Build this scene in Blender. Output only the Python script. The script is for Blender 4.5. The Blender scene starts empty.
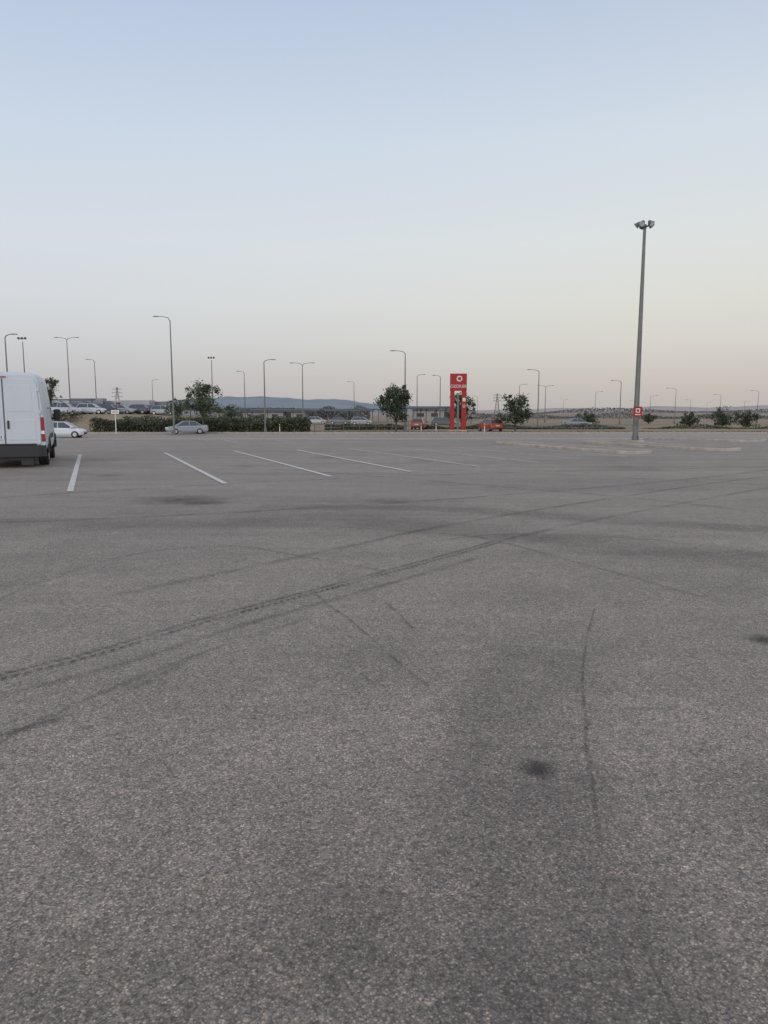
import bpy, math, random
from mathutils import Vector, Matrix, noise
random.seed(7)
R=math.radians
scene=bpy.context.scene

def lin(c):
    return tuple(((v/255)/12.92 if v/255<=0.04045 else (((v/255)+0.055)/1.055)**2.4) for v in c)+(1,)
def ss(a,b,t):
    t=max(0,min(1,(t-a)/(b-a))); return t*t*(3-2*t)

# ------------------------------------------------------------------ materials
def newmat(name):
    m=bpy.data.materials.new(name); m.use_nodes=True
    nt=m.node_tree; b=nt.nodes['Principled BSDF']
    return m,nt,b
def N(nt,t,**k):
    n=nt.nodes.new(t)
    for a,v in k.items(): setattr(n,a,v)
    return n
def ramp(nt,src,stops,interp='LINEAR'):
    r=N(nt,'ShaderNodeValToRGB'); e=r.color_ramp.elements
    r.color_ramp.interpolation=interp
    while len(e)<len(stops): e.new(0.5)
    for i,(p,c) in enumerate(stops):
        e[i].position=p; e[i].color=c if len(c)==4 else tuple(c)+(1,)
    nt.links.new(src,r.inputs['Fac']); return r.outputs['Color']
def g(v): return (v,v,v,1)
def mul(nt,a,b,fac=1.0,mode='MULTIPLY'):
    m=N(nt,'ShaderNodeMix',data_type='RGBA',blend_type=mode)
    m.inputs[0].default_value=fac
    nt.links.new(a,m.inputs[6]); nt.links.new(b,m.inputs[7]); return m.outputs[2]
def mth(nt,op,a,b=None,c=None,clamp=False):
    m=N(nt,'ShaderNodeMath',operation=op,use_clamp=clamp)
    for i,v in enumerate((a,b,c)):
        if v is None: continue
        if isinstance(v,(int,float)): m.inputs[i].default_value=v
        else: nt.links.new(v,m.inputs[i])
    return m.outputs[0]
def noisetex(nt,vec,scale,detail=3,rough=.55,dist=0):
    n=N(nt,'ShaderNodeTexNoise'); n.inputs['Scale'].default_value=scale
    n.inputs['Detail'].default_value=detail; n.inputs['Roughness'].default_value=rough
    n.inputs['Distortion'].default_value=dist
    nt.links.new(vec,n.inputs['Vector']); return n.outputs['Fac']

def simple(name,col,rough=.6,metal=0,var=.12,scale=3.0,spec=.5):
    m,nt,b=newmat(name)
    tc=N(nt,'ShaderNodeTexCoord')
    n=noisetex(nt,tc.outputs['Object'],scale,3)
    r=ramp(nt,n,[(.3,tuple(c*(1-var) for c in col)),(.7,tuple(min(1,c*(1+var)) for c in col))])
    nt.links.new(r,b.inputs['Base Color'])
    b.inputs['Roughness'].default_value=rough; b.inputs['Metallic'].default_value=metal
    b.inputs['Specular IOR Level'].default_value=spec
    return m

def asphalt(name,tint=(1,1,1),base=.19):
    m,nt,b=newmat(name); L=nt.links
    tc=N(nt,'ShaderNodeTexCoord'); O=tc.outputs['Object']
    v=N(nt,'ShaderNodeTexVoronoi'); v.inputs['Scale'].default_value=150; L.new(O,v.inputs['Vector'])
    s=N(nt,'ShaderNodeSeparateColor'); L.new(v.outputs['Color'],s.inputs[0])
    k=base
    chips=ramp(nt,s.outputs[0],[(0,(k*.50,k*.49,k*.48)),(.45,(k*.92,k*.90,k*.88)),(.82,(k*1.12,k*1.08,k*1.04)),(1,(k*1.9,k*1.78,k*1.66))])
    gaps=ramp(nt,v.outputs['Distance'],[(.25,g(1.08)),(.75,g(.66))])
    c=mul(nt,chips,gaps)
    v2=N(nt,'ShaderNodeTexVoronoi'); v2.inputs['Scale'].default_value=64; L.new(O,v2.inputs['Vector'])
    s2=N(nt,'ShaderNodeSeparateColor'); L.new(v2.outputs['Color'],s2.inputs[0])
    c=mul(nt,c,ramp(nt,s2.outputs[1],[(0,g(.55)),(.3,g(.96)),(.85,g(1.03)),(1,(1.45,1.38,1.28))]),.75)
    c=mul(nt,c,ramp(nt,noisetex(nt,O,9,4,.65),[(.3,g(.88)),(.7,g(1.11))]))
    c=mul(nt,c,ramp(nt,noisetex(nt,O,1.3,4,.6,.6),[(.3,g(.89)),(.7,g(1.09))]))
    mp=N(nt,'ShaderNodeMapping'); mp.inputs['Rotation'].default_value=(0,0,R(38)); mp.inputs['Scale'].default_value=(.10,.42,1); L.new(O,mp.inputs[0])
    c=mul(nt,c,ramp(nt,noisetex(nt,mp.outputs[0],1,4,.55,.8),[(.34,(.86,.85,.85)),(.62,(1.08,1.07,1.05))]))
    mp2=N(nt,'ShaderNodeMapping'); mp2.inputs['Rotation'].default_value=(0,0,R(-22)); mp2.inputs['Scale'].default_value=(.06,1.6,1); L.new(O,mp2.inputs[0])
    c=mul(nt,c,ramp(nt,noisetex(nt,mp2.outputs[0],1,3,.6,.5),[(.35,g(.93)),(.6,g(1.05))]))
    t=N(nt,'ShaderNodeRGB'); t.outputs[0].default_value=tint+(1,)
    c=mul(nt,c,t.outputs[0])
    L.new(c,b.inputs['Base Color']); b.inputs['Roughness'].default_value=.78
    b.inputs['Specular IOR Level'].default_value=.45
    bp=N(nt,'ShaderNodeBump'); bp.inputs['Strength'].default_value=.4; bp.inputs['Distance'].default_value=.003
    hgt=mth(nt,'SUBTRACT',s.outputs[1],v.outputs['Distance'])
    L.new(hgt,bp.inputs['Height']); L.new(bp.outputs[0],b.inputs['Normal'])
    return m

def decal(name,col,alpha,mode='strip',tread=None,nscale=6,thr=(.35,.6),soft=.5):
    """worn-on mark: colour with noisy alpha; UV.x across 0..1, UV.y metres along"""
    m,nt,b=newmat(name); L=nt.links
    tc=N(nt,'ShaderNodeTexCoord'); sp=N(nt,'ShaderNodeSeparateXYZ'); L.new(tc.outputs['UV'],sp.inputs[0])
    b.inputs['Base Color'].default_value=tuple(col)+(1,); b.inputs['Roughness'].default_value=.8
    b.inputs['Specular IOR Level'].default_value=.3
    if mode=='strip':
        d=mth(nt,'ABSOLUTE',mth(nt,'SUBTRACT',sp.outputs[0],.5))
        e=mth(nt,'DIVIDE',mth(nt,'SUBTRACT',.5,d),soft*.5,clamp=True)
    else:
        dx=mth(nt,'SUBTRACT',sp.outputs[0],.5); dy=mth(nt,'SUBTRACT',sp.outputs[1],.5)
        rr=mth(nt,'SQRT',mth(nt,'ADD',mth(nt,'MULTIPLY',dx,dx),mth(nt,'MULTIPLY',dy,dy)))
        wob=mth(nt,'MULTIPLY',mth(nt,'SUBTRACT',noisetex(nt,tc.outputs['Object'],nscale,4),.5),.5)
        e=mth(nt,'DIVIDE',mth(nt,'SUBTRACT',.42,mth(nt,'ADD',rr,wob)),soft*.5,clamp=True)
    nz=noisetex(nt,tc.outputs['Object'],nscale,4,.65)
    nm=N(nt,'ShaderNodeMapRange'); L.new(nz,nm.inputs[0]); nm.inputs[1].default_value=thr[0]; nm.inputs[2].default_value=thr[1]
    a=mth(nt,'MULTIPLY',e,nm.outputs[0])
    fine=noisetex(nt,tc.outputs['Object'],95,1,.6)
    fm=N(nt,'ShaderNodeMapRange'); L.new(fine,fm.inputs[0]); fm.inputs[1].default_value=.35; fm.inputs[2].default_value=.6; fm.inputs[3].default_value=.35
    a=mth(nt,'MULTIPLY',a,fm.outputs[0])
    if tread:
        w=mth(nt,'SINE',mth(nt,'ADD',mth(nt,'MULTIPLY',sp.outputs[1],tread),mth(nt,'MULTIPLY',mth(nt,'ABSOLUTE',mth(nt,'SUBTRACT',sp.outputs[0],.5)),9.0)))
        wm=N(nt,'ShaderNodeMapRange'); L.new(w,wm.inputs[0]); wm.inputs[1].default_value=-.4; wm.inputs[2].default_value=.4; wm.inputs[3].default_value=.3
        cgv=mth(nt,'COMPARE',mth(nt,'ABSOLUTE',mth(nt,'SUBTRACT',sp.outputs[0],.5)),.0,.11)
        keep=mth(nt,'SUBTRACT',1,mth(nt,'MULTIPLY',cgv,.85))
        a=mth(nt,'MULTIPLY',mth(nt,'MULTIPLY',a,wm.outputs[0]),keep)
    a=mth(nt,'MULTIPLY',a,alpha,clamp=True)
    L.new(a,b.inputs['Alpha'])
    return m

def foliage(name,dark,light):
    m,nt,b=newmat(name); L=nt.links
    ge=N(nt,'ShaderNodeNewGeometry'); tc=N(nt,'ShaderNodeTexCoord')
    r1=ramp(nt,ge.outputs['Random Per Island'],[(0,dark),(.6,tuple((a+c)/2 for a,c in zip(dark,light))),(1,light)])
    r2=ramp(nt,noisetex(nt,tc.outputs['Object'],.9,2),[(.35,g(.6)),(.65,g(1.25))])
    L.new(mul(nt,r1,r2),b.inputs['Base Color']); b.inputs['Roughness'].default_value=.7
    b.inputs['Specular IOR Level'].default_value=.25
    return m

def earth():
    m,nt,b=newmat('dry_earth_grass'); L=nt.links
    tc=N(nt,'ShaderNodeTexCoord'); O=tc.outputs['Object']
    c=ramp(nt,noisetex(nt,O,.06,6,.65),[(.3,(.15,.13,.085)),(.5,(.26,.20,.14)),(.7,(.32,.26,.19))])
    c=mul(nt,c,ramp(nt,noisetex(nt,O,2.2,4,.7),[(.3,g(.7)),(.7,g(1.2))]))
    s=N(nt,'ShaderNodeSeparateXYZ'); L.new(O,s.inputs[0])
    f=N(nt,'ShaderNodeMapRange'); L.new(s.outputs[1],f.inputs[0]); f.inputs[1].default_value=150; f.inputs[2].default_value=900  # with distance the base colour blends into a painted haze tone
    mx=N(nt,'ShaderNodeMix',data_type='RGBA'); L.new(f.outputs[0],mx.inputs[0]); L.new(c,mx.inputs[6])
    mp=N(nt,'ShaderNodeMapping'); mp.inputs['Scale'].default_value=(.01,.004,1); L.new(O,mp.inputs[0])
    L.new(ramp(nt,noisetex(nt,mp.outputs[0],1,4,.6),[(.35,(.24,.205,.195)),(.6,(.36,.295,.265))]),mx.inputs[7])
    L.new(mx.outputs[2],b.inputs['Base Color']); b.inputs['Roughness'].default_value=.95
    b.inputs['Specular IOR Level'].default_value=.1
    return m

M={}
M['asph']=asphalt('worn_asphalt',(1.14,.99,.875),.262)
M['road']=asphalt('road_asphalt',(1.10,.97,.87),.30)
M['conc']=simple('kerb_concrete',(.35,.305,.265),.9,0,.2,2.5,.2)
M['conc2']=simple('island_infill',(.28,.24,.20),.95,0,.25,1.5,.1)
M['earth']=earth()
M['galv']=simple('galvanised_steel',(.15,.147,.143),.55,.1,.15,1.5,.35)
M['galvd']=simple('dull_pole_steel',(.11,.11,.113),.55,.1,.15,1.5,.35)
M['lampgl']=simple('lamp_glass',(.5,.53,.55),.2)
M['black']=simple('black_plastic',(.018,.018,.02),.55)
M['tyre']=simple('tyre_rubber',(.02,.02,.021),.85)
M['rim']=simple('wheel_rim',(.35,.36,.38),.35,.6)
M['vanw']=simple('van_white_paint',(.48,.51,.55),.35,0,.04,1.2)
M['seam']=simple('seam_dark',(.12,.125,.13),.7)
M['glass']=simple('car_glass',(.02,.025,.03),.08,0,.1,2,.8)
M['redl']=simple('tail_light_red',(.26,.02,.025),.2)
M['whl']=simple('light_clear',(.6,.6,.58),.15)
M['plate']=simple('number_plate_white',(.6,.6,.58),.5)
M['ink']=simple('plate_ink',(.03,.03,.04),.5)
M['red']=simple('sign_red',(.30,.03,.03),.6,0,.1,.8,.2)
M['signw']=simple('sign_white',(.60,.57,.54),.5,0,.05,1)
M['cream']=simple('wall_cream',(.27,.25,.23),.9,0,.08,.6,.2)
M['win']=simple('window_dark',(.03,.035,.045),.15,0,.1,1)
M['bark']=simple('bark',(.09,.07,.055),.9,0,.3,8)
M['roof']=simple('carport_roof',(.06,.063,.07),.6,0,.2,.5,.2)
M['leafA']=foliage('foliage_olive',(.035,.05,.028),(.14,.165,.10))
M['leafB']=foliage('foliage_dark',(.022,.034,.02),(.08,.10,.055))
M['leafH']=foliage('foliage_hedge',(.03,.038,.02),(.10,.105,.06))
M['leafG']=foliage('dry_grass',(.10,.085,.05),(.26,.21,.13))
M['leafD']=foliage('foliage_distant',(.10,.105,.10),(.16,.16,.145))  # greyed leaf colour with distance haze painted in

# ------------------------------------------------------------------ mesh builder
class MB:
    def __init__(s): s.v=[];s.f=[];s.m=[];s.ms=[]
    def mi(s,k):
        if k not in s.ms: s.ms.append(k)
        return s.ms.index(k)
    def add(s,vs,fs,k):
        o=len(s.v); i=s.mi(k); s.v+= [tuple(p) for p in vs]
        for f in fs: s.f.append(tuple(o+a for a in f)); s.m.append(i)
    def box(s,c,d,k,rz=0,ch=0):
        x,y,z=d[0]/2,d[1]/2,d[2]/2
        if ch:
            pts=[]
            for zz,e in ((-z,ch),(-z+ch,0),(z-ch,0),(z,ch)):
                X,Y=x-e,y-e; q=ch
                pts+=[(X-q,-Y,zz),(X,-Y+q,zz),(X,Y-q,zz),(X-q,Y,zz),(-X+q,Y,zz),(-X,Y-q,zz),(-X,-Y+q,zz),(-X+q,-Y,zz)]
            fs=[tuple(range(7,-1,-1)),tuple(range(24,32))]
            for r in range(3):
                for i in range(8):
                    j=(i+1)%8; fs.append((r*8+i,r*8+j,r*8+8+j,r*8+8+i))
        else:
            pts=[(a*x,b*y,e*z) for e in(-1,1) for a,b in((-1,-1),(1,-1),(1,1),(-1,1))]
            fs=[(3,2,1,0),(4,5,6,7)]+[(i,(i+1)%4,(i+1)%4+4,i+4) for i in range(4)]
        cr,sr=math.cos(rz),math.sin(rz)
        s.add([(c[0]+p[0]*cr-p[1]*sr,c[1]+p[0]*sr+p[1]*cr,c[2]+p[2]) for p in pts],fs,k)
    def tube(s,pts,rs,k,n=8,cap=True):
        pts=[Vector(p) for p in pts]; vs=[]
        for i,p in enumerate(pts):
            d=(pts[min(i+1,len(pts)-1)]-pts[max(i-1,0)]).normalized()
            u=d.cross(Vector((0,0,1)) if abs(d.z)<.95 else Vector((0,1,0))).normalized(); w=d.cross(u)
            for j in range(n):
                a=2*math.pi*j/n; vs.append(p+(u*math.cos(a)+w*math.sin(a))*rs[i])
        fs=[]
        for i in range(len(pts)-1):
            for j in range(n):
                q=(j+1)%n; fs.append((i*n+j,i*n+q,(i+1)*n+q,(i+1)*n+j))
        if cap: fs.append(tuple(range(n))); fs.append(tuple((len(pts)-1)*n+j for j in range(n)))
        s.add(vs,fs,k)
    def loft(s,rings,k,cap=True):
        n=len(rings[0]); vs=[p for r in rings for p in r]; fs=[]
        for i in range(len(rings)-1):
            for j in range(n):
                q=(j+1)%n; fs.append((i*n+j,i*n+q,(i+1)*n+q,(i+1)*n+j))
        if cap: fs.append(tuple(range(n))); fs.append(tuple((len(rings)-1)*n+j for j in range(n)))
        s.add(vs,fs,k)
    def build(s,name,parent=None,loc=(0,0,0),rz=0,smooth=False):
        import bmesh
        me=bpy.data.meshes.new(name); me.from_pydata(s.v,[],s.f)
        for k in s.ms: me.materials.append(M[k])
        for p,i in zip(me.polygons,s.m): p.material_index=i; p.use_smooth=smooth
        me.validate(); me.update()
        o=bpy.data.objects.new(name,me); scene.collection.objects.link(o)
        o.location=loc; o.rotation_euler=(0,0,rz)
        if parent: o.parent=parent
        bm=bmesh.new(); bm.from_mesh(me); bmesh.ops.recalc_face_normals(bm,faces=bm.faces); bm.to_mesh(me); bm.free()
        return o
def empty(name,loc,rz=0):
    e=bpy.data.objects.new(name,None); e.location=loc; e.rotation_euler=(0,0,rz)
    scene.collection.objects.link(e); return e

# ------------------------------------------------------------------ terrain
def H(x,y):
    z=-0.9*ss(38,66,y)
    if y>90:
        z+=ss(93,106,y)*(1-ss(-40,-14,x))*2.1*(1-.45*ss(124,138,y))*(1-ss(400,800,y))
        t=x/y
        z+=ss(220,600,y)*ss(.14,.30,t)*(2.6+1.2*noise.noise(Vector((x*.006,y*.002,0))))
        z+=ss(130,400,y)*.5*noise.noise(Vector((x*.02,y*.01,3)))
    return z
LOT=(-95,115,-45,60); ROADX=(-260,300); ROAD=(64,84)
ys=[-60+2*i for i in range(96)]
while ys[-1]<7000: ys.append(ys[-1]*1.05)
xs=[4.0*i for i in range(36)]
while xs[-1]<6500: xs.append(xs[-1]*1.11)
xs=[-a for a in xs[:0:-1]]+xs
vs=[];fs=[]
for y in ys:
    for x in xs:
        z=H(x,y)
        if y<85: z-=.07
        vs.append((x,y,z))
nx=len(xs)
for j in range(len(ys)-1):
    for i in range(nx-1):
        a=j*nx+i; fs.append((a,a+1,a+nx+1,a+nx))
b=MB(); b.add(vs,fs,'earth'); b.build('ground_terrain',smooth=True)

def sheet(name,x0,x1,y0,y1,off,k):
    yy=[y0]; 
    while yy[-1]<y1-1e-6:
        yy.append(min(y1, yy[-1]+1 if yy[-1]>=36 else min(36,y1)))
    vs=[];fs=[]
    for y in yy: vs+=[(x0,y,H(0,y)+off),(x1,y,H(0,y)+off)]
    for i in range(len(yy)-1): fs.append((2*i,2*i+1,2*i+3,2*i+2))
    b=MB(); b.add(vs,fs,k); return b.build(name)
sheet('parking_lot_asphalt',*LOT,0,'asph')
sheet('road',ROADX[0],ROADX[1],ROAD[0],ROAD[1],0,'road')
b=MB(); x=-95
while x<150:
    b.box((x+.5,60.15,H(0,60.15)+.02),(.98,.28,.24),'conc'); x+=1.0
b.build('kerb')
def slab(name,x0,x1,y0,y1,h,k):
    b=MB(); z0=H(0,(y0+y1)/2)
    b.box(((x0+x1)/2,(y0+y1)/2,z0+h/2-.1),(x1-x0,y1-y0,h+.2),k); return b.build(name)
slab('pavement',-95,150,60.3,62.6,.12,'conc')
slab('kerb',-260,300,84.0,84.3,.14,'conc')
slab('verge',-95,150,62.6,63.99,.06,'earth')
b=MB(); x=-120
while x<140:
    b.add([(x,73.9,-.9+.006),(x+3,73.9,-.9+.006),(x+3,74.05,-.9+.006),(x,74.05,-.9+.006)],[(0,1,2,3)],'signw'); x+=7
b.build('road_lane_marking')

# ------------------------------------------------------------------ painted bays
M['paint']=decal('worn_white_paint',(.62,.60,.56),1.15,'strip',None,3.0,(.22,.42),.16)
M['paintw']=decal('very_worn_white_paint',(.58,.55,.51),.95,'strip',None,1.6,(.22,.50),.2)
D=Vector((.365,-.931,0)); Pp=Vector((.931,.365,0))
def strip(name,pts,w,k,z=.004,steps=10):
    P=[Vector((p[0],p[1],0)) for p in pts]
    out=[]
    if len(P)==2: out=[P[0].lerp(P[1],i/8) for i in range(9)]
    else:
        for i in range(len(P)-1):
            p0=P[max(i-1,0)];p1=P[i];p2=P[i+1];p3=P[min(i+2,len(P)-1)]
            for s in range(steps):
                t=s/steps
                out.append(.5*((2*p1)+(p2-p0)*t+(2*p0-5*p1+4*p2-p3)*t*t+(3*p1-p0-3*p2+p3)*t**3))
        out.append(P[-1])
    vs=[];uv=[];l=0
    for i,p in enumerate(out):
        d=(out[min(i+1,len(out)-1)]-out[max(i-1,0)]).normalized(); n=Vector((-d.y,d.x,0))
        if i: l+=(p-out[i-1]).length
        for s,u in((-.5,0),(.5,1)):
            q=p+n*w*s; vs.append((q.x,q.y,H(0,q.y)+z)); uv.append((u,l))
    fs=[(2*i,2*i+1,2*i+3,2*i+2) for i in range(len(out)-1)]
    me=bpy.data.meshes.new(name); me.from_pydata(vs,[],fs); me.materials.append(M[k])
    ul=me.uv_layers.new()
    for lp in me.loops: ul.data[lp.index].uv=uv[lp.vertex_index]
    o=bpy.data.objects.new(name,me); scene.collection.objects.link(o); return o
def spot(name,c,rx,ry,k,z=.008,rot=0):
    me=bpy.data.meshes.new(name)
    cr,sr=math.cos(rot),math.sin(rot)
    q=[(c[0]+a*rx*cr-bb*ry*sr,c[1]+a*rx*sr+bb*ry*cr,H(0,c[1])+z) for a,bb in((-1,-1),(1,-1),(1,1),(-1,1))]
    me.from_pydata(q,[],[(0,1,2,3)]); me.materials.append(M[k])
    ul=me.uv_layers.new()
    for lp in me.loops: ul.data[lp.index].uv=[(0,0),(1,0),(1,1),(0,1)][lp.vertex_index]
    o=bpy.data.objects.new(name,me); scene.collection.objects.link(o); return o
LINES=[((-10.7,26.08),(-5.94,13.93)),((-8.09,27.36),(-3.34,15.5)),((-5.82,28.78),(-1.23,17.19)),((-3.47,29.54),(.68,18.64)),
 ((-1.39,30.35),(2.64,20.35)),((.67,31.19),(4.63,21.96)),((2.85,32.09),(6.3,23.7)),((4.9,33.0),(8.2,25.0)),((-13.3,25.4),(-8.5,13.4)),((-15.6,24.4),(-10.8,12.4)),((-18,23.6),(-13.2,11.6))]
for i,(a,c) in enumerate(LINES):
    strip('parking_line',[a,c],.14 if 4<=i<8 else .13,'paintw' if 4<=i<8 else 'paint',.013)
for i in range(9):
    a=Vector((-9.0,41.0,0))+Pp*2.6*i; strip('parking_line',[a[:2],(a+D*4.8)[:2]],.14,'paintw',.012)
# ------------------------------------------------------------------ marks on asphalt
M['track']=decal('tyre_track_tread',(.055,.052,.05),.78,'strip',95,3,(.25,.6),.5)
M['trackf']=decal('tyre_track_faint',(.06,.056,.054),.42,'strip',None,1.5,(.30,.64),.95)
M['skid']=decal('skid_mark',(.045,.043,.042),.60,'strip',None,2.5,(.36,.6),.95)
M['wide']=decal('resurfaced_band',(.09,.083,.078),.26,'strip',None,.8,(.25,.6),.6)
M['oil']=decal('oil_stain',(.045,.04,.036),.85,'spot',None,12,(.15,.5),.6)
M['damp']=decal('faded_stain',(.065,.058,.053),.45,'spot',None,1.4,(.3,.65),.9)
M['neardark']=decal('near_darkening',(.085,.075,.068),.38,'spot',None,.7,(.15,.6),1.2)  # painted darkening, stands in for the weaker sheen at steep view angles
M['light']=decal('pale_worn_patch',(.42,.37,.33),.28,'spot',None,1.0,(.3,.65),.9)
T=[(-3.0,3.2),(-2.19,4.06),(-1.79,4.51),(-1.33,5.18),(-.69,5.97),(0,6.82),(.7,7.7),(1.36,8.56),(3.06,10.36),(5.44,12.64),(7.65,14.67),(12,18.4)]
strip('tyre_track',T[:8],.17,'track')
strip('tyre_track',T[7:],.16,'trackf',.005)
strip('tyre_track',[(x+.24,y-.2) for x,y in T[:7]],.12,'trackf',.005)
strip('tyre_track',[(x-.9,y+.75) for x,y in T[3:]],.17,'trackf',.006)
strip('tyre_track',[(-.6,9.6),(.4,9.2),(1.15,8.77),(1.82,7.54),(2.31,6.53),(2.59,5.91),(2.85,5.34),(3.2,4.2)],.09,'trackf',.006)
strip('tyre_track',[(-3.09,5.3),(-3.05,6.6),(-2.6,7.8),(-1.7,8.2),(-.86,7.6),(0,6.9)],.09,'trackf',.006)
strip('tyre_track',[(-2.9,19.5),(-1,18.1),(.8,16.42),(2.2,15),(4.2,13.09),(6.0,10.5),(6.8,8)],.2,'trackf',.006)
strip('tyre_track',[(-8,12),(-4,15),(0,17.2),(5,18.9),(11,20.4)],.2,'trackf',.006)
strip('tyre_track',[(-8,9.5),(-4.5,10.2),(-1,11.6),(3,13.9),(8,17.5),(13,22)],.2,'trackf',.007)
strip('tyre_track',[(-5,21),(2,19),(8,15),(11,11)],.2,'trackf',.007)
strip('tyre_track',[(-1.9,2.6),(-1.7,3.4),(-1.25,4.3),(-.6,5.2)],.07,'trackf',.007)
strip('skid_mark',[(-.62,6.15),(-.42,5.6),(-.25,5.23),(.1,4.26),(.25,3.9)],.032,'skid',.008)
strip('skid_mark',[(-.1,5.97),(.05,5.6),(.2,5.0)],.03,'skid',.008)
strip('skid_mark',[(1.61,5.51),(1.36,4.8),(1.12,4.01),(1.0,3.5)],.024,'skid',.008)
strip('skid_mark',[(1.0,3.45),(.93,3.24),(.84,2.8),(.75,2.38)],.03,'skid',.009)
strip('skid_mark',[(.74,2.0),(.73,1.8),(.73,1.3)],.016,'skid',.009)
strip('skid_mark',[(-2.0,3.1),(-1.5,3.6),(-1.2,4.3)],.05,'skid',.009)
strip('skid_mark',[(.2,8.2),(1.2,8.9),(2.2,9.0),(3.4,8.5)],.06,'skid',.009)
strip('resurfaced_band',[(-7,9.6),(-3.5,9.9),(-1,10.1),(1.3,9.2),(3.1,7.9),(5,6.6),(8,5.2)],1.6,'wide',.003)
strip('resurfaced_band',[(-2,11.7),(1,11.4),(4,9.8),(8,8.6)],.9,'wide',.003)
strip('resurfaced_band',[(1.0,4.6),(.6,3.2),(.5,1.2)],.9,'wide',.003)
spot('oil_stain',(.65,2.96),.12,.12,'oil'); spot('oil_stain',(2.52,4.75),.15,.15,'oil')
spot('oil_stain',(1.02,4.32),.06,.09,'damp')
M['oil2']=decal('old_oil_stain',(.055,.05,.046),.75,'spot',None,2.2,(.25,.6),.8)
spot('old_oil_stain',(-3.5,12.6),1.1,1.1,'oil2'); spot('old_oil_stain',(-3.0,12.2),.6,.5,'oil2',.010)
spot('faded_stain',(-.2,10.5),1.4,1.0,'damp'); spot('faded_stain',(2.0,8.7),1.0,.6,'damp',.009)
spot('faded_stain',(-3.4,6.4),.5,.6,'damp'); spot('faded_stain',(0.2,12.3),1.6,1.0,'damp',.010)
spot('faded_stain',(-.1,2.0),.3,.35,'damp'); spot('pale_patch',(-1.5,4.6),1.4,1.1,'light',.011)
spot('pale_patch',(3.0,9.9),1.6,1.2,'light',.011); spot('pale_patch',(-2.2,7.4),1.3,.9,'light',.012)
spot('near_darkening',(.1,.9),4.5,2.6,'neardark',.002)  # painted darkening over the asphalt nearest the camera
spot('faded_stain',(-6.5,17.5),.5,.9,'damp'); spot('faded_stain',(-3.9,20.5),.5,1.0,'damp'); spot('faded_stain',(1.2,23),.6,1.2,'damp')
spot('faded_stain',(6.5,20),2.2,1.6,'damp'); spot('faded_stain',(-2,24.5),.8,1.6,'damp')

# ------------------------------------------------------------------ kerbed islands
def island(name,near,length,width):
    a=Vector(near+(0,)); e=empty(name,(0,0,0))
    def ring(ins):
        pts=[];r=width/2-ins
        c1=a+Pp*(width/2)-D*(width/2); c2=c1-D*(length-width)
        for i in range(9):
            t=math.pi*i/8; pts.append(c1+Pp*(-math.cos(t)*r)+D*(math.sin(t)*r))
        for i in range(9):
            t=math.pi*i/8; pts.append(c2+Pp*(math.cos(t)*r)-D*(math.sin(t)*r))
        return pts
    o=ring(0);o2=ring(.02);i_=ring(.18)
    rings=[[ (p.x,p.y,H(0,p.y)+zz) for p in q] for q,zz in((o,-.1),(o,.09),(o2,.11),(i_,.11),(i_,.05))]
    b=MB(); b.loft(rings,'conc',cap=False); b.build('kerb_ring',e)
    b=MB(); q=[(p.x,p.y,H(0,p.y)+.085) for p in ring(.17)]; b.add(q,[tuple(range(len(q)))],'conc2'); b.build('island_top',e)
island('kerb_island',(8.6,26.4),9.8,1.7)
island('kerb_island',(12.7,28.3),9.0,1.8)
island('kerb_island',(18.0,37),8,2.0)

# ------------------------------------------------------------------ tall floodlight mast
def mast(x,y,h):
    e=empty('floodlight_mast',(x,y,H(0,y)+.0))
    b=MB()
    b.box((0,0,.09),(.62,.62,.18),'conc',.4,.02)
    b.tube([(0,0,.18),(0,0,.2)],[.24,.24],'galv',16)
    b.tube([(0,0,.2),(0,0,.9),(0,0,h*.5),(0,0,h)],[.135,.13,.10,.065],'galv',14)
    for a in range(4):
        t=a*math.pi/2+.4; b.box((.15*math.cos(t),.15*math.sin(t),.29),(.12,.015,.18),'galv',t)
    b.box((0,-.125,1.0),(.09,.03,.32),'galvd')
    b.build('pole',e)
    b=MB()
    b.tube([(0,0,h-.12),(0,0,h+.05)],[.085,.085],'galvd',12)
    for a in range(5):
        t=a*math.pi*.4+.3; c,s=math.cos(t),math.sin(t)
        b.tube([(0,0,h-.06),(.24*c,.24*s,h+.0)],[.025,.022],'galvd',6)
        p=Vector((.31*c,.31*s,h+.07)); d=Vector((c*.7,s*.7,-.6)).normalized()
        b.tube([p-d*.15,p-d*.08,p+d*.05,p+d*.10],[.045,.08,.115,.14],'galvd',10)
        b.tube([p+d*.101,p+d*.108],[.125,.125],'lampgl',10)
    b.build('floodlight_head',e)
    b=MB()
    b.box((.0,-.18,1.52),(.40,.03,.46),'red',0)
    b.box((0,-.199,1.57),(.20,.006,.20),'signw'); b.box((0,-.204,1.57),(.11,.004,.12),'red')
    b.box((0,-.199,1.38),(.26,.006,.04),'signw')
    b.box((0,-.15,1.52),(.06,.06,.3),'galvd')
    b.build('row_sign',e)
mast(11.87,35.12,9.9)

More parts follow.
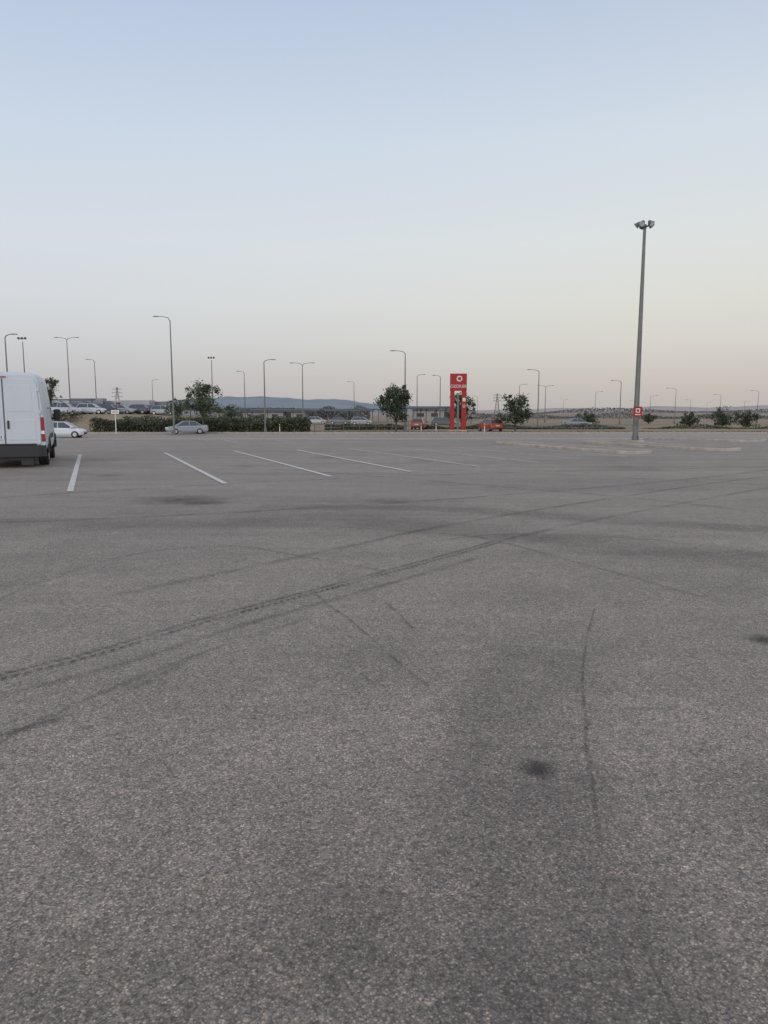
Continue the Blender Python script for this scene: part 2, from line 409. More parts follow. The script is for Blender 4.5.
# ------------------------------------------------------------------ street lamps
def lamp(t,y,top,kind,arm=1.5):
    x=t*y; zb=H(x,y)-.05; h=top-zb; e=empty('street_lamp',(x,y,zb))
    b=MB(); r=.085 if h>8 else .06
    mk='galv' if y<125 else 'galvd'
    s={'L':-1,'R':1}.get(kind,0)
    b.tube([(0,0,0),(0,0,.6),(0,0,.62),(0,0,h*.97)],[.15,.15,r*1.2,r*.6],mk,8)
    def head(sx):
        pts=[(0,0,h*.965),(sx*arm*.12,0,h-.12),(sx*arm*.45,0,h),(sx*arm*.8,0,h+.04)]
        b.tube(pts,[r*.6,r*.5,r*.42,r*.38],mk,6)
        c=(sx*arm*.98,0,h+.03)
        b.loft([[(c[0]-sx*.36,-.05,c[2]-.03),(c[0]-sx*.36,.05,c[2]-.03),(c[0]-sx*.36,.05,c[2]+.03),(c[0]-sx*.36,-.05,c[2]+.03)],
                [(c[0]-sx*.1,-.12,c[2]-.04),(c[0]-sx*.1,.12,c[2]-.04),(c[0]-sx*.1,.08,c[2]+.06),(c[0]-sx*.1,-.08,c[2]+.06)],
                [(c[0]+sx*.28,-.10,c[2]-.03),(c[0]+sx*.28,.10,c[2]-.03),(c[0]+sx*.28,.06,c[2]+.03),(c[0]+sx*.28,-.06,c[2]+.03)]],mk)
        b.box((c[0]+sx*.08,0,c[2]-.05),(.3,.15,.02),'lampgl')
    if s: head(s)
    elif kind=='D': head(-1); head(1)
    else:
        b.box((0,0,h),(1.0,.06,.06),'galvd')
        for q in(-.42,0,.42):
            b.tube([(q,.1,h+.12),(q,-.05,h+.1),(q,-.16,h+.05)],[.06,.13,.17],'galvd',8)
    b.build('pole_and_lantern',e)
    return e
for t,y,top,kd,arm in [(-.501,70,8.6,'R',.9),(-.478,95,10.6,'F',1),(-.4195,112,12.4,'D',1.6),(-.3844,135,10.8,'L',1.3),
    (-.282,78,11.2,'L',1.5),(-.229,120,10.0,'F',1),(-.186,150,9.5,'L',1.3),(-.1594,86,7.4,'R',1.1),(-.1085,112,8.7,'D',1.6),
    (-.040,190,9.1,'L',1.5),(-.309,200,10.0,'R',1.5),(.0281,88,8.55,'L',1.5),(.0442,140,8.4,'R',1.3),(.075,135,8.0,'L',1.2),
    (.1808,170,7.7,'R',1.5),(.2062,108,7.5,'L',1.5),(.2156,170,7.4,'D',1.6),(.2826,190,6.6,'R',1.6),(.316,140,7.3,'L',1.7),(.3897,150,6.2,'L',1.8),
    (.3563,200,5.8,'R',1.6),(.41,230,5.2,'L',1.5),(.45,195,6.0,'L',1.7),(.4822,240,4.9,'R',1.5),(.335,260,5.5,'D',1.5),(.50,160,6.0,'L',1.5),(.432,280,5.2,'R',1.5),(.125,240,6.5,'L',1.5),(.24,280,6.0,'R',1.5)]:
    lamp(t,y,top,kd,arm)

# ------------------------------------------------------------------ van
def van(loc,rz):
    e=empty('parked_van',loc,rz)
    def ring(y,top,bot,hw,hwt,rad=.14):
        zb=1.15
        half=[(0,top+.015),(hwt*.55,top+.01),(hwt-rad*1.3,top-.012),(hwt-rad*.5,top-rad*.28),(hwt-.02,top-rad*.75),(hwt+.012,top-rad*1.5),
              (hwt*.5+hw*.5,(top+min(zb,top-.2))/2),(hw,min(zb,top-.25)),(hw+.012,min(.9,top-.28)),(hw+.01,.62),(hw-.02,bot+.12),(hw-.10,bot)]
        return [(-x,y,z) for x,z in half[::-1]]+[(x,y,z) for x,z in half[1:]]
    b=MB()
    st=[(0.0,2.48,.42,.955,.86,.13),(.05,2.535,.40,.985,.885,.15),(.25,2.56,.38,1.0,.90,.15),(1.6,2.58,.36,1.0,.905,.15),(3.3,2.57,.36,1.0,.905,.15),(3.9,2.50,.36,1.0,.88,.16),
        (4.35,2.25,.36,.995,.82,.16),(4.85,1.62,.36,.985,.86,.12),(5.1,1.34,.36,.97,.88,.1),(5.45,1.18,.34,.92,.80,.1),(5.62,.98,.34,.80,.66,.1)]
    b.loft([ring(*s) for s in st],'vanw'); b.build('body',e,smooth=False)
    b=MB()
    for s in(-1,1):
        x0=.018
        prof=[(s*x0,.62),(s*.86,.62),(s*.88,1.2),(s*.845,1.9),(s*.825,2.26),(s*.76,2.37),(s*x0,2.395)]
        ri=[[(x,-.006,z) for x,z in prof],[(x,-.028,z) for x,z in prof],[(x*.985+s*.002,-.034,1.5+(z-1.5)*.99) for x,z in prof]]
        b.loft(ri,'vanw')
        for z0,z1,w in((1.50,2.22,.62),(.74,1.30,.66)):
            pp=[(s*.10,z0),(s*(.10+w),z0),(s*(.10+w-(.03 if z0>1 else 0)),z1),(s*.10,z1)]
            b.loft([[(x,-.033,z) for x,z in pp],[(x-(s*.012 if abs(x)>.3 else -s*.012),-.041,z+(.012 if z==z0 else -.012)) for x,z in pp]],'vanw')
    b.build('rear_doors',e)
    b=MB(); b.box((0,-.012,1.5),(.04,.02,1.76),'seam'); 
    for s in(-1,1):
        for zz in(.95,1.5,2.1):
            b.box((s*(.895-(zz-.9)*.04),-.03,zz),(.05,.04,.09),'vanw')
    b.box((.09,-.055,1.16),(.05,.03,.22),'black',0,.008)
    b.box((0,-.045,2.43),(.20,.03,.025),'redl')
    b.build('door_fittings',e)
    b=MB()
    for s in(-1,1):
        b.loft([[(s*.895,-.02,.70),(s*.985,.01,.70),(s*.965,.01,1.36),(s*.885,-.015,1.36)],[(s*.89,-.05,.72),(s*.985,-.02,.72),(s*.965,-.015,1.34),(s*.882,-.045,1.34)]],'redl')
        b.box((s*.935,-.052,.95),(.06,.01,.09),'whl')
    b.build('tail_lights',e)
    b=MB()
    b.loft([[(-.99,.02,z0),(-.97,-.10,z0),(-.80,-.16,z0),(.80,-.16,z0),(.97,-.10,z0),(.99,.02,z0)] for z0 in(.30,.60)],'black')
    b.box((0,-.10,.628),(1.5,.13,.05),'black',0,.01)
    b.box((0,.25,.28),(1.5,.5,.16),'black'); b.box((0,2.8,.30),(1.6,5.0,.14),'black')
    for s in(-1,1):
        b.box((s*.985,.58,.56),(.05,.36,.16),'black',0,.01)
        b.box((s*1.0,2.55,.80),(.035,2.1,.16),'black',0,.01)
        b.box((s*.5,-.02,.17),(.3,.02,.2),'black')
    b.build('bumper_and_trim',e)
    b=MB(); b.box((-.30,-.052,.83),(.52,.016,.115),'plate')
    x=-.50
    for w in(.04,.03,.07,.04,.04,.06,.04,.03): b.box((x+w/2,-.0615,.83),(w*.75,.003,.065),'ink'); x+=w+.01
    b.build('number_plate',e)
    for n,(s,y) in {'wheel_rear_left':(-1,1.05),'wheel_rear_right':(1,1.05),'wheel_front_left':(-1,4.55),'wheel_front_right':(1,4.55)}.items():
        b=MB()
        b.tube([(s*.72,y,.345),(s*.75,y,.345),(s*.95,y,.345),(s*.985,y,.345)],[.315,.345,.345,.32],'tyre',28)
        b.tube([(s*.986,y,.345),(s*.992,y,.345)],[.20,.18],'rim',20)
        pts=[(s*1.012,y+.44*math.cos(a),.36+.44*math.sin(a)) for a in [math.pi*i/12 for i in range(13)]]
        b.tube(pts,[.03]*13,'black',6)
        c=(s*1.006,y,.40); vs=[c]+[(s*1.006,y+.42*math.cos(math.pi*i/12),.36+.42*math.sin(math.pi*i/12)) for i in range(13)]
        b.add(vs,[(0,i,i+1) for i in range(1,13)],'black')
        b.build(n,e)
    b=MB()
    for s in(-1,1):
        b.add([(s*1.004,3.55,1.25),(s*1.0,4.75,1.2),(s*.905,4.28,2.06),(s*.925,3.55,2.14)],[(0,1,2,3)],'glass')
        b.box((s*1.13,4.35,1.42),(.20,.14,.34),'black',0,.03); b.box((s*1.02,4.4,1.3),(.1,.06,.06),'black')
        b.box((s*.985,2.55,1.62),(.02,1.5,.02),'seam')
    b.add([(-.80,4.98,1.50),(.80,4.98,1.50),(.70,4.46,2.18),(-.70,4.46,2.18)],[(0,1,2,3)],'glass')
    b.box((0,5.60,.62),(1.3,.1,.34),'black',0,.02)
    for s in(-1,1): b.box((s*.68,5.46,.95),(.28,.16,.22),'whl',0,.03)
    b.build('cab_glass_and_front',e)
    return e
ang=math.atan2(.365,.931)
van((-10.18,20.0,0),ang)

# ------------------------------------------------------------------ cars
def car(name,x,y,rz,paint,kind='hatch',zoff=0):
    pk='p'+str(paint)
    if pk not in M: M[pk]=simple('car_paint',paint,.35,0,.04,1)
    e=empty(name,(x,y,H(x,y)+zoff),rz)
    hw=.87
    def ring(xx,zb,zt,w):
        return [(xx,-w*.9,zb),(xx,-w,zb+.18),(xx,-w,zt-.16),(xx,-w*.93,zt-.02),(xx,0,zt+.01),(xx,w*.93,zt-.02),(xx,w,zt-.16),(xx,w,zb+.18),(xx,w*.9,zb)]
    b=MB()
    if kind=='pickup': st=[(-2.5,.40,1.0,.80),(-2.45,.32,1.08,.88),(-.7,.28,1.10,.9),(1.0,.28,1.08,.9),(2.1,.28,1.0,.86),(2.45,.38,.82,.74)]; cab=(-.75,1.1,-.55,.45,1.75,1.06)
    elif kind=='sedan': st=[(-2.25,.40,.86,.72),(-2.1,.28,.98,.84),(-1.2,.22,.98,hw),(1.0,.22,.93,hw),(1.9,.24,.80,.82),(2.25,.34,.62,.66)]; cab=(-1.55,1.15,-.85,.35,1.44,.93)
    else: st=[(-2.0,.42,.92,.74),(-1.92,.28,1.0,.84),(-1.0,.22,.98,hw),(.9,.22,.93,hw),(1.7,.24,.82,.82),(2.0,.34,.64,.66)]; cab=(-1.85,1.15,-1.45,.35,1.50,.94)
    b.loft([ring(*s) for s in st],pk)
    x0,x1,x2,x3,zr,zb=cab; wb,wt=.82,.63
    B=[(x0,-wb,zb),(x1,-wb,zb),(x1,wb,zb),(x0,wb,zb)]; Tt=[(x2,-wt,zr-.05),(x3,-wt,zr-.05),(x3,wt,zr-.05),(x2,wt,zr-.05)]
    b.loft([B,Tt],'glass')
    b.loft([[(p[0],p[1]*1.02,zr-.05) for p in Tt],[(p[0]*.97,p[1]*.93,zr) for p in Tt]],pk)
    for p,q in zip(B,Tt): b.tube([p,q],[.05,.04],pk,5)
    for s in(-1,1):
        xm=-.25; b.tube([(xm,s*wb*1.0,zb),(xm,s*wt*1.02,zr-.05)],[.045,.035],pk,5)
        b.box((st[-1][0]-.14,s*.58,.68),(.22,.26,.13),'whl',0,.02)
        b.box((st[0][0]+.05,s*.66,.84),(.12,.2,.2),'redl',0,.02)
        b.box((.95,s*.97,.98),(.12,.18,.12),pk,0,.02)
    b.box((st[-1][0]-.02,0,.42),(.12,1.1,.16),'black',0,.02); b.box((st[0][0]+.01,0,.42),(.1,1.3,.14),'black',0,.02)
    b.box((st[0][0]-.0,0,.72),(.06,.5,.11),'plate')
    b.build('body',e)
    for i,(wx,s) in enumerate([(-1.3,-1),(-1.3,1),(1.25,-1),(1.25,1)]):
        r=.32 if kind!='pickup' else .37
        b=MB(); b.tube([(wx,s*.68,r),(wx,s*.70,r),(wx,s*.875,r),(wx,s*.89,r)],[r*.9,r,r,r*.9],'tyre',18)
        b.tube([(wx,s*.892,r),(wx,s*.9,r)],[r*.62,r*.58],'rim',12)
        b.build('wheel_%d'%(i+1),e)
    return e
car('parked_car',-30.2,70.0,0.15,(.55,.57,.60),'hatch')
car('parked_car',-21.6,81.5,math.pi+.35,(.24,.26,.28),'sedan')
car('parked_car',4.9,104,1.35,(.26,.06,.04),'hatch')
car('parked_car',13.4,94,1.9,(.34,.07,.04),'hatch')
car('parked_car',30.0,116,0.2,(.22,.22,.23),'sedan')
for t,y,c,kd,rz in [(-.428,104,(.45,.47,.50),'pickup',.1),(-.408,110,(.08,.10,.14),'sedan',0),(-.392,107,(.5,.52,.55),'hatch',.1),(-.377,113,(.06,.07,.08),'hatch',3.1),
     (-.352,116,(.30,.31,.33),'sedan',0),(-.332,118,(.08,.08,.09),'hatch',3.1),(-.44,113,(.05,.06,.07),'hatch',0),(-.415,118,(.3,.05,.05),'hatch',0),(-.368,121,(.5,.5,.5),'sedan',0),
     (-.31,121,(.1,.1,.12),'sedan',0),(-.295,119,(.3,.32,.34),'hatch',0)]:
    car('parked_car',t*y,y,rz,c,kd)
for t,y,c,kd in [(-.17,146,(.3,.3,.32),'sedan'),(-.135,147,(.1,.1,.12),'hatch'),(-.09,148,(.4,.4,.4),'hatch'),(-.06,147,(.15,.15,.17),'sedan'),(.08,127,(.1,.1,.1),'hatch'),(-.03,138,(.35,.35,.35),'hatch')]:
    car('parked_car',t*y,y,0,c,kd)

# trucks / coaches on the raised yard at the left
def truck(t,y,rz,cabc,boxc):
    x=t*y; e=empty('parked_truck',(x,y,H(x,y)),rz)
    for q in(cabc,boxc):
        if 'p'+str(q) not in M: M['p'+str(q)]=simple('truck_paint',q,.5,0,.05,1)
    b=MB(); b.box((-1.2,0,1.75),(5.4,2.3,2.1),'p'+str(boxc),0,.04); b.box((-.4,0,.62),(7,1.0,.16),'black'); b.build('cargo_box',e)
    b=MB(); pr=[(1.7,.55),(3.25,.55),(3.28,1.3),(3.0,2.25),(2.6,2.38),(1.7,2.38)]
    b.loft([[(px,-1.08,pz) for px,pz in pr],[(px,1.08,pz) for px,pz in pr]],'p'+str(cabc))
    b.add([(3.285,-.95,1.38),(3.285,.95,1.38),(3.03,.88,2.18),(3.03,-.88,2.18)],[(0,1,2,3)],'glass')
    for s in(-1,1): b.add([(2.0,s*1.09,1.4),(3.05,s*1.09,1.4),(2.85,s*1.09,2.1),(2.0,s*1.09,2.1)],[(0,1,2,3)],'glass')
    b.build('cab',e)
    b=MB()
    for wx in(-2.6,2.5):
        for s in(-1,1): b.tube([(wx,s*.8,.45),(wx,s*1.1,.45)],[.45,.45],'tyre',16)
    b.build('wheels',e)
def coach(t,y,rz,c):
    x=t*y; e=empty('parked_coach',(x,y,H(x,y)),rz)
    if 'p'+str(c) not in M: M['p'+str(c)]=simple('coach_paint',c,.4,0,.05,1)
    b=MB(); b.box((0,0,1.75),(11,2.5,2.7),'p'+str(c),0,.12); b.build('body',e)
    b=MB()
    for s in(-1,1):
        for i in range(7): b.box((-4.6+i*1.45,s*1.255,2.2),(1.3,.02,.9),'win')
    b.box((5.505,0,2.0),(.02,2.1,1.3),'win'); b.box((-5.505,0,2.2),(.02,1.9,.8),'win'); b.build('windows',e)
    b=MB()
    for wx in(-3.3,3.4):
        for s in(-1,1): b.tube([(wx,s*.95,.5),(wx,s*1.262,.5)],[.5,.5],'tyre',16)
    b.build('wheels',e)
truck(-.47,128,.1,(.35,.37,.40),(.36,.37,.39)); truck(-.338,131,3.0,(.35,.06,.05),(.30,.30,.31))
truck(-.385,128,.1,(.10,.14,.22),(.20,.21,.23)); truck(-.300,133,.05,(.3,.3,.3),(.12,.13,.15))
coach(-.435,134,.05,(.35,.36,.38)); coach(-.40,168,0,(.30,.31,.33)); coach(-.26,158,.04,(.22,.23,.25))

# ------------------------------------------------------------------ low commercial buildings
def shed(name,t,y,w,h,d=14,seed=0):
    x=t*y; e=empty(name,(x,y,min(H(x-w/2,y),H(x+w/2,y))-.3)); h+=.3
    b=MB(); b.box((0,0,h/2),(w,d,h),'cream'); b.build('walls',e)
    b=MB(); b.loft([[(-w/2-.4,-d/2-.4,h),(w/2+.4,-d/2-.4,h),(w/2+.4,d/2+.4,h),(-w/2-.4,d/2+.4,h)],[(-w/2-.4,-d/2-.4,h+.25),(w/2+.4,-d/2-.4,h+.25),(w/2+.4,d/2+.4,h+.25),(-w/2-.4,d/2+.4,h+.25)],
        [(-w/2,-.2,h+1.1),(w/2,-.2,h+1.1),(w/2,.2,h+1.1),(-w/2,.2,h+1.1)]],'roof'); b.build('roof',e)
    b=MB(); n=int(w/3.2)
    for i in range(n):
        px=-w/2+1.6+i*(w-3.2)/max(1,n-1)
        if i%4==2: b.box((px,-d/2-.01,1.55),(2.2,.06,2.5),'win')
        else: b.box((px,-d/2-.01,h*.62),(1.7,.06,.9),'win')
    b.build('windows_and_doors',e)
shed('low_warehouse',-.355,185,24,2.6); shed('low_warehouse',-.15,215,34,2.3,12); shed('low_warehouse',.075,200,14,2.8,10)
shed('low_warehouse',-.47,190,20,3.4)

# ------------------------------------------------------------------ carports
def carport(x0,x1,y,h,depth=5,name='carport'):
    xm=(x0+x1)/2; e=empty(name,(xm,y,0)); zg=min(H(x0,y),H(x1,y),H(xm,y)); zt=zg+h
    b=MB(); L=x1-x0
    b.loft([[(-L/2,-depth/2,zt-.28),(-L/2,-depth/2,zt-.14),(-L/2,depth/2,zt),(-L/2,depth/2,zt-.18)],[(L/2,-depth/2,zt-.28),(L/2,-depth/2,zt-.14),(L/2,depth/2,zt),(L/2,depth/2,zt-.18)]],'roof')
    b.build('roof',e)
    b=MB(); n=max(2,int(L/5))
    for i in range(n+1):
        px=-L/2+.3+(L-.6)*i/n
        b.tube([(px,depth*.35,zg-.8),(px,depth*.35,zt-.2)],[.08,.07],'galvd',6)
        b.tube([(px,depth*.35,zt-.9),(px,-depth*.4,zt-.34)],[.05,.05],'galvd',6)
    b.build('posts',e)
carport(-54,-26,142,2.5); carport(-27,-13,150,2.9); carport(-12,-2,150,2.8); carport(-32,-20,165,3.2); carport(-18,-1,172,3.1)
carport(3.5,9.5,130,3.2); carport(-56,-48,122,2.4); carport(10,18,150,2.9); carport(-8,1,158,3.1); carport(4,12,140,3.4)

# ------------------------------------------------------------------ vegetation
def leafquads(pts,size,vs,fs):
    for p in pts:
        n=Vector((random.gauss(0,1),random.gauss(0,1),random.gauss(0,1))).normalized()
        u=n.orthogonal().normalized(); w=n.cross(u); a=random.random()*6.28
        u2=u*math.cos(a)+w*math.sin(a); w2=n.cross(u2); s=size*random.uniform(.6,1.4)
        o=len(vs); q=Vector(p)
        vs+= [tuple(q-u2*s*.5),tuple(q+w2*s*.3),tuple(q+u2*s*.5),tuple(q-w2*s*.3)]; fs.append((o,o+1,o+2,o+3))
def tree(name,t,y,h,cw,leafk='leafA',trunk=.35,n=2600,size=.2,seed=1):
    random.seed(seed); x=t*y; zb=H(x,y)-.05; e=empty(name,(x,y,zb)); b=MB()
    ct=h*trunk; r0=.05+h*.018
    lean=(random.uniform(-.1,.1),random.uniform(-.1,.1))
    b.tube([(0,0,0),(lean[0]*.4,0,ct*.5),(lean[0],lean[1],ct)],[r0,r0*.8,r0*.7],'bark',8)
    clumps=[]
    nb=14
    for i in range(nb):
        a=i*2.4+random.uniform(-.4,.4); rr=cw*.5*random.uniform(.35,.92); hz=ct+(h-ct)*random.uniform(.10,.9)
        if i==0: rr=.15; hz=h*.92
        k=1-.5*((hz-ct)/(h-ct))**2
        end=(math.cos(a)*rr*k,math.sin(a)*rr*k,hz)
        mid=(end[0]*.45,end[1]*.45,ct+(hz-ct)*.6)
        b.tube([(lean[0],lean[1],ct*random.uniform(.85,1)),mid,end],[r0*.45,r0*.28,r0*.1],'bark',5)
        clumps.append((end,cw*random.uniform(.11,.18)))
        clumps.append((mid,cw*random.uniform(.10,.15)))
        for _ in range(3):
            en=(end[0]+random.uniform(-1,1)*cw*.2,end[1]+random.uniform(-1,1)*cw*.2,end[2]+random.uniform(-.6,.8)*cw*.13)
            b.tube([mid,en],[r0*.15,r0*.05],'bark',4); clumps.append((en,cw*random.uniform(.05,.11)))
    b.build('trunk_and_limbs',e)
    vs=[];fs=[];pts=[]
    for _ in range(n):
        c,r=random.choice(clumps); d=Vector((random.gauss(0,1),random.gauss(0,1),random.gauss(0,.8)))
        d=d.normalized()*r*random.random()**.45*random.choice((1,1,1,1.45))
        pts.append((c[0]+d.x,c[1]+d.y,c[2]+d.z))
    leafquads(pts,size,vs,fs); b=MB(); b.add(vs,fs,leafk); b.build('foliage',e)
tree('roadside_tree',-.2424,84,5.5,5.3,'leafA',.38,4000,.21,3)
tree('roadside_tree',.0161,87,5.3,4.9,'leafB',.26,5200,.23,5)
tree('roadside_tree',.1045,99,5.0,3.6,'leafA',.22,3200,.22,8)
tree('roadside_tree',.1762,92,4.5,4.2,'leafB',.22,3600,.22,11)
tree('roadside_tree',-.4473,98,6.4,3.2,'leafA',.4,1800,.2,12)
tree('small_tree',.2732,120,2.2,4.0,'leafB',.15,1600,.22,14)
tree('small_tree',.4098,118,2.3,2.8,'leafB',.15,1400,.22,15)
tree('small_tree',.4540,116,3.0,4.2,'leafB',.15,2000,.24,16)
tree('small_tree',.4865,112,2.2,3.8,'leafB',.15,1600,.22,17)
tree('small_tree',.355,150,2.0,3.0,'leafB',.15,900,.25,18)
tree('small_tree',-.205,100,3.2,3.0,'leafA',.3,1200,.22,19)
tree('small_tree',-.275,102,3.2,3.4,'leafA',.3,1300,.22,20)

def hedge(name,x0,x1,y,w,hf,n,size,k,seed):
    random.seed(seed); vs=[];fs=[];pts=[]
    for _ in range(n):
        x=random.uniform(x0,x1); yy=y+random.uniform(-w/2,w/2)
        hh=hf(x)*(0.82+.3*noise.noise(Vector((x*.6,yy*.6,seed)))+.12*noise.noise(Vector((x*2.5,yy,seed))))
        f=random.random(); 
        z=hh*(1-f*f*.95) if random.random()<.6 else hh*random.random()
        pts.append((x,yy,H(x,yy)+max(.02,z)))
    leafquads(pts,size,vs,fs); b=MB(); b.add(vs,fs,k)
    for i in range(int(min(400,(x1-x0)*2))):
        x=random.uniform(x0,x1); yy=y+random.uniform(-w/3,w/3); z=H(x,yy)
        b.tube([(x,yy,z),(x+random.uniform(-.2,.2),yy,z+hf(x)*.6)],[.03,.015],'bark',4)
    return b.build(name)
hedge('hedge',-34.5,-8.8,88.5,3.0,lambda x:1.55+.2*math.sin(x*.5),22000,.22,'leafH',1)
hedge('hedge',-33,-9.5,94,2.5,lambda x:2.0,9000,.24,'leafA',2)
hedge('low_shrubs',-8,3,101,2,lambda x:.8,3500,.22,'leafH',3)
hedge('low_shrubs',5,34,106,3,lambda x:.55+.3*math.sin(x*.5),5000,.24,'leafH',4)
hedge('low_shrubs',38,75,108,3,lambda x:.35+.35*math.sin(x*.45),3500,.24,'leafH',14)
hedge('low_shrubs',-75,-41,100,3,lambda x:1.3,5000,.24,'leafH',9)
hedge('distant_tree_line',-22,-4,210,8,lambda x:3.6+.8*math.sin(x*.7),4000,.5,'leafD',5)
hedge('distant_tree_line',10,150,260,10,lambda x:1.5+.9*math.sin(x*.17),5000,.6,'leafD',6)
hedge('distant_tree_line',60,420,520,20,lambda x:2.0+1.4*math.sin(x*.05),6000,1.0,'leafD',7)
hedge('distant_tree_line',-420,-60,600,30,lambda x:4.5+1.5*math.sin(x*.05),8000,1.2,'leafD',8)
hedge('dry_grass_tufts',-95,110,86.2,2.6,lambda x:.22,8000,.14,'leafG',10)

# ------------------------------------------------------------------ railing
def rail(x0,x1,y,h=.95):
    b=MB(); x=x0
    while x<=x1+.01:
        b.tube([(x,y,H(x,y)),(x,y,H(x,y)+h)],[.035,.035],'galv',5); x+=2
    for zz in(h*.55,h): b.tube([(x0,y,H(x0,y)+zz),(x1,y,H(x1,y)+zz)],[.035,.035],'galv',5)
    b.build('metal_railing')
rail(-5,3,92,1.2); rail(13,33,99,.7); rail(-8.4,-5.2,90)

# ------------------------------------------------------------------ totem sign
def totem(x,y):
    zb=H(x,y)-.05; e=empty('totem_sign',(x,y,zb))
    b=MB()
    b.box((-.75,0,2.55),(.50,.5,5.1),'red',0,.02); b.box((.72,0,2.55),(.58,.5,5.1),'red',0,.02)
    b.box((-.02,.05,2.4),(.24,.2,4.8),'galv')
    b.box((0,0,.1),(2.3,.9,.2),'conc')
    b.build('legs',e)
    b=MB(); b.box((0,0,6.18),(2.08,.56,2.15),'red',0,.03); b.build('panel',e)
    b=MB(); ringo=[];n=20
    for r,yy in((.36,-.29),(.36,-.31),(.22,-.31),(.22,-.29)):
        ringo.append([(.1+r*math.cos(2*math.pi*i/n),yy,6.62+r*math.sin(2*math.pi*i/n)) for i in range(n)])
    b.loft(ringo,'signw',cap=False)
    b.box((.72,-.262,4.0),(.36,.02,.45),'signw'); b.box((.72,-.262,3.2),(.36,.02,.4),'conc')
    b.build('logo_ring',e)
    cu=bpy.data.curves.new('lettering','FONT'); cu.body='OZDILEK'; cu.size=.52; cu.align_x='CENTER'; cu.extrude=.01
    cu.materials.append(M['signw']); t=bpy.data.objects.new('lettering',cu); scene.collection.objects.link(t)
    t.parent=e; t.location=(0,-.295,5.5); t.rotation_euler=(R(90),0,0)
totem(9.42,95)
def board(t,y,h,c='signw'):
    x=t*y; e=empty('roadside_sign',(x,y,H(x,y))); b=MB()
    b.tube([(0,0,0),(0,0,h)],[.06,.05],'signw',8); b.build('post',e)
    b=MB(); b.box((0,-.07,h-.2),(.9,.04,.4),c,0,.015); b.box((0,-.095,h-.2),(.6,.01,.08),'ink'); b.build('board',e)
board(-.3600,82,2.6)
for t,y in[(-.14,87),(-.12,88),(-.105,90),(.05,91),(.07,92),(.135,90)]:
    x=t*y; e=empty('marker_post',(x,y,H(x,y))); b=MB(); b.tube([(0,0,0),(0,0,1.0)],[.06,.05],'signw',6); b.box((0,0,.82),(.13,.13,.14),'red'); b.build('post',e)

# ------------------------------------------------------------------ pylons
def pylon(t,y,top):
    x=t*y; zb=H(x,y); h=top-zb; e=empty('electricity_pylon',(x,y,zb)); b=MB()
    def wdt(z): return h*.11*(1-z/h)**1.3+h*.018
    lv=[0,.2,.38,.54,.67,.78,.88,1.0]
    for i in range(len(lv)-1):
        z0,z1=lv[i]*h,lv[i+1]*h; a,c=wdt(z0),wdt(z1)
        C0=[(-a,-a,z0),(a,-a,z0),(a,a,z0),(-a,a,z0)];C1=[(-c,-c,z1),(c,-c,z1),(c,c,z1),(-c,c,z1)]
        for k in range(4):
            q=(k+1)%4
            b.tube([C0[k],C1[k]],[.15,.15],'galv',4); b.tube([C0[k],C1[q]],[.09,.09],'galv',4); b.tube([C0[q],C1[k]],[.09,.09],'galv',4)
    for z in(.66,.80,.93):
        w=h*.2*(1.25-z*.4)
        for s in(-1,1):
            b.tube([(0,0,h*z+.9),(s*w,0,h*z)],[.15,.12],'galv',4); b.tube([(0,0,h*z-.5),(s*w,0,h*z)],[.15,.12],'galv',4)
            b.tube([(s*w,0,h*z),(s*w,0,h*z-1.6)],[.12,.12],'galv',4)
    b.build('lattice',e)
pylon(.1513,800,21); pylon(-.3562,900,31)

# ------------------------------------------------------------------ mountains
def hazy(name,c1,c2):  # aerial haze is mixed into the base colours passed in
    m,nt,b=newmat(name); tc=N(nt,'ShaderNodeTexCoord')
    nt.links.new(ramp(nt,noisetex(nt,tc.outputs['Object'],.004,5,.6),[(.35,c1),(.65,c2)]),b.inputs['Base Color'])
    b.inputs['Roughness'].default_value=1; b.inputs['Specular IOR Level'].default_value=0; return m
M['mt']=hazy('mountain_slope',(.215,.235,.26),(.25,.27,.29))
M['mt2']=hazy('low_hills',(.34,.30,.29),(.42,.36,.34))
def ridge(name,y,t0,t1,prof,k,depth=1500):
    n=160; vs=[];fs=[];rows=7
    for r in range(rows):
        f=r/(rows-1)
        for i in range(n+1):
            t=t0+(t1-t0)*i/n; yy=y+depth*f; x=t*y*(1+.15*f)
            sh=math.sin(math.pi*min(1,f)*.5)
            z=prof(t)*sh+ (noise.noise(Vector((t*30,f*3,y)))*.10*prof(t)*sh)
            vs.append((x,yy,z-3))
    for r in range(rows-1):
        for i in range(n):
            a=r*(n+1)+i; fs.append((a,a+1,a+n+2,a+n+1))
    b=MB(); b.add(vs,fs,k); b.build(name,smooth=True)
def bump(t,c,w,h): return h*math.exp(-((t-c)/w)**2)
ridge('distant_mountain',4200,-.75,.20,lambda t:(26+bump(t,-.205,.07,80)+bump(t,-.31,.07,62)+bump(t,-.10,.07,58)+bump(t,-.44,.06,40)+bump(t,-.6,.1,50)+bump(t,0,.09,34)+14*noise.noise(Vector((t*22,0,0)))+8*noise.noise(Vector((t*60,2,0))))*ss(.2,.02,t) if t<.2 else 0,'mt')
ridge('distant_hills',2200,.02,.8,lambda t:(12+bump(t,.3,.08,9)+bump(t,.45,.06,13)+bump(t,.62,.1,18)+3*noise.noise(Vector((t*22,5,0))))*ss(.02,.14,t),'mt2',900)

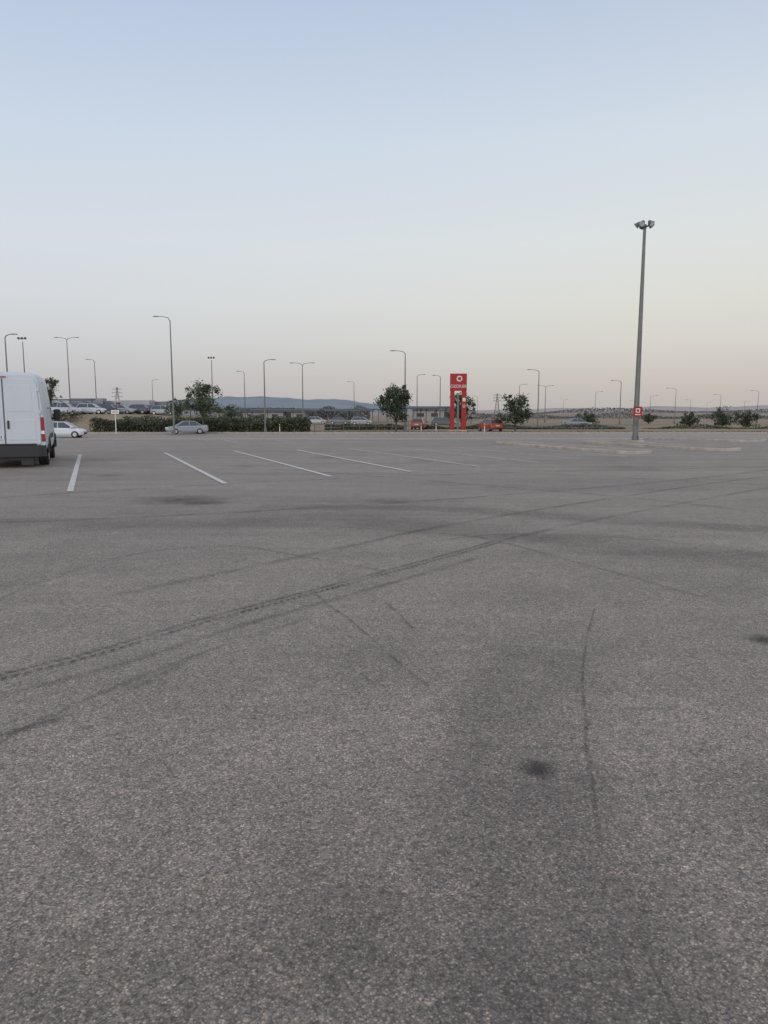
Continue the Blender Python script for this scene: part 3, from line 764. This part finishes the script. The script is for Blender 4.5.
# ------------------------------------------------------------------ sky + sun
w=bpy.data.worlds.new("World"); scene.world=w; w.use_nodes=True; nt=w.node_tree; L=nt.links
bg=nt.nodes['Background']
tc=N(nt,'ShaderNodeTexCoord'); nrm=N(nt,'ShaderNodeVectorMath',operation='NORMALIZE'); L.new(tc.outputs['Generated'],nrm.inputs[0])
sp=N(nt,'ShaderNodeSeparateXYZ'); L.new(nrm.outputs[0],sp.inputs[0])
def rr(stops): return ramp(nt,sp.outputs[2],[(math.sin(R(e)),lin(c)) for e,c in stops])
left=rr([(0,(178,176,180)),(2.4,(191,189,192)),(5,(203,204,207)),(8,(212,215,219)),(12,(213,220,227)),(18.5,(203,215,230)),(27,(183,199,223)),(45,(182,192,210)),(90,(195,197,203))])
right=rr([(0,(184,178,175)),(2.4,(199,192,186)),(5,(212,208,200)),(8,(219,218,211)),(12,(220,223,222)),(18.5,(210,220,229)),(27,(189,202,222)),(45,(184,193,210)),(90,(195,197,203))])
fx=N(nt,'ShaderNodeMapRange'); L.new(sp.outputs[0],fx.inputs[0]); fx.inputs[1].default_value=-.4; fx.inputs[2].default_value=.35
mx=N(nt,'ShaderNodeMix',data_type='RGBA'); L.new(fx.outputs[0],mx.inputs[0]); L.new(left,mx.inputs[6]); L.new(right,mx.inputs[7])
# the sunset side (behind the viewer of the photo) of the sky is brighter
by=N(nt,'ShaderNodeMapRange',interpolation_type='SMOOTHSTEP'); L.new(sp.outputs[1],by.inputs[0]); by.inputs[1].default_value=.35; by.inputs[2].default_value=-.8; by.inputs[3].default_value=1; by.inputs[4].default_value=2.0
cmb=N(nt,'ShaderNodeVectorMath',operation='SCALE'); L.new(mx.outputs[2],cmb.inputs[0]); L.new(by.outputs[0],cmb.inputs[3])
sky=N(nt,'ShaderNodeTexSky',sky_type='NISHITA'); sky.sun_disc=False; sky.sun_elevation=R(9); sky.sun_rotation=R(200)
sc=N(nt,'ShaderNodeVectorMath',operation='SCALE'); L.new(sky.outputs[0],sc.inputs[0]); sc.inputs[3].default_value=.006
ad=N(nt,'ShaderNodeVectorMath',operation='ADD'); L.new(cmb.outputs[0],ad.inputs[0]); L.new(sc.outputs[0],ad.inputs[1])
L.new(ad.outputs[0],bg.inputs['Color']); bg.inputs['Strength'].default_value=.98
sd=bpy.data.lights.new('sun','SUN'); sd.energy=.7; sd.angle=R(25); sd.color=(1,.84,.68)
so=bpy.data.objects.new('sun',sd); scene.collection.objects.link(so)
az=R(200); el=R(9); dirv=Vector((math.sin(az)*math.cos(el),math.cos(az)*math.cos(el),math.sin(el)))
so.rotation_euler=dirv.to_track_quat('Z','Y').to_euler(); so.location=(0,-20,30)

# ------------------------------------------------------------------ camera
cd=bpy.data.cameras.new('camera'); co=bpy.data.objects.new('camera',cd); scene.collection.objects.link(co); scene.camera=co
cd.sensor_fit='VERTICAL'; cd.sensor_height=36; cd.lens=36*740/1024
cd.clip_end=20000; cd.clip_start=.05
co.location=(0,0,1.5); co.rotation_euler=(R(90)-math.atan(100/740),0,0)
scene.view_settings.view_transform='Standard'; scene.view_settings.look='None'; scene.view_settings.exposure=0
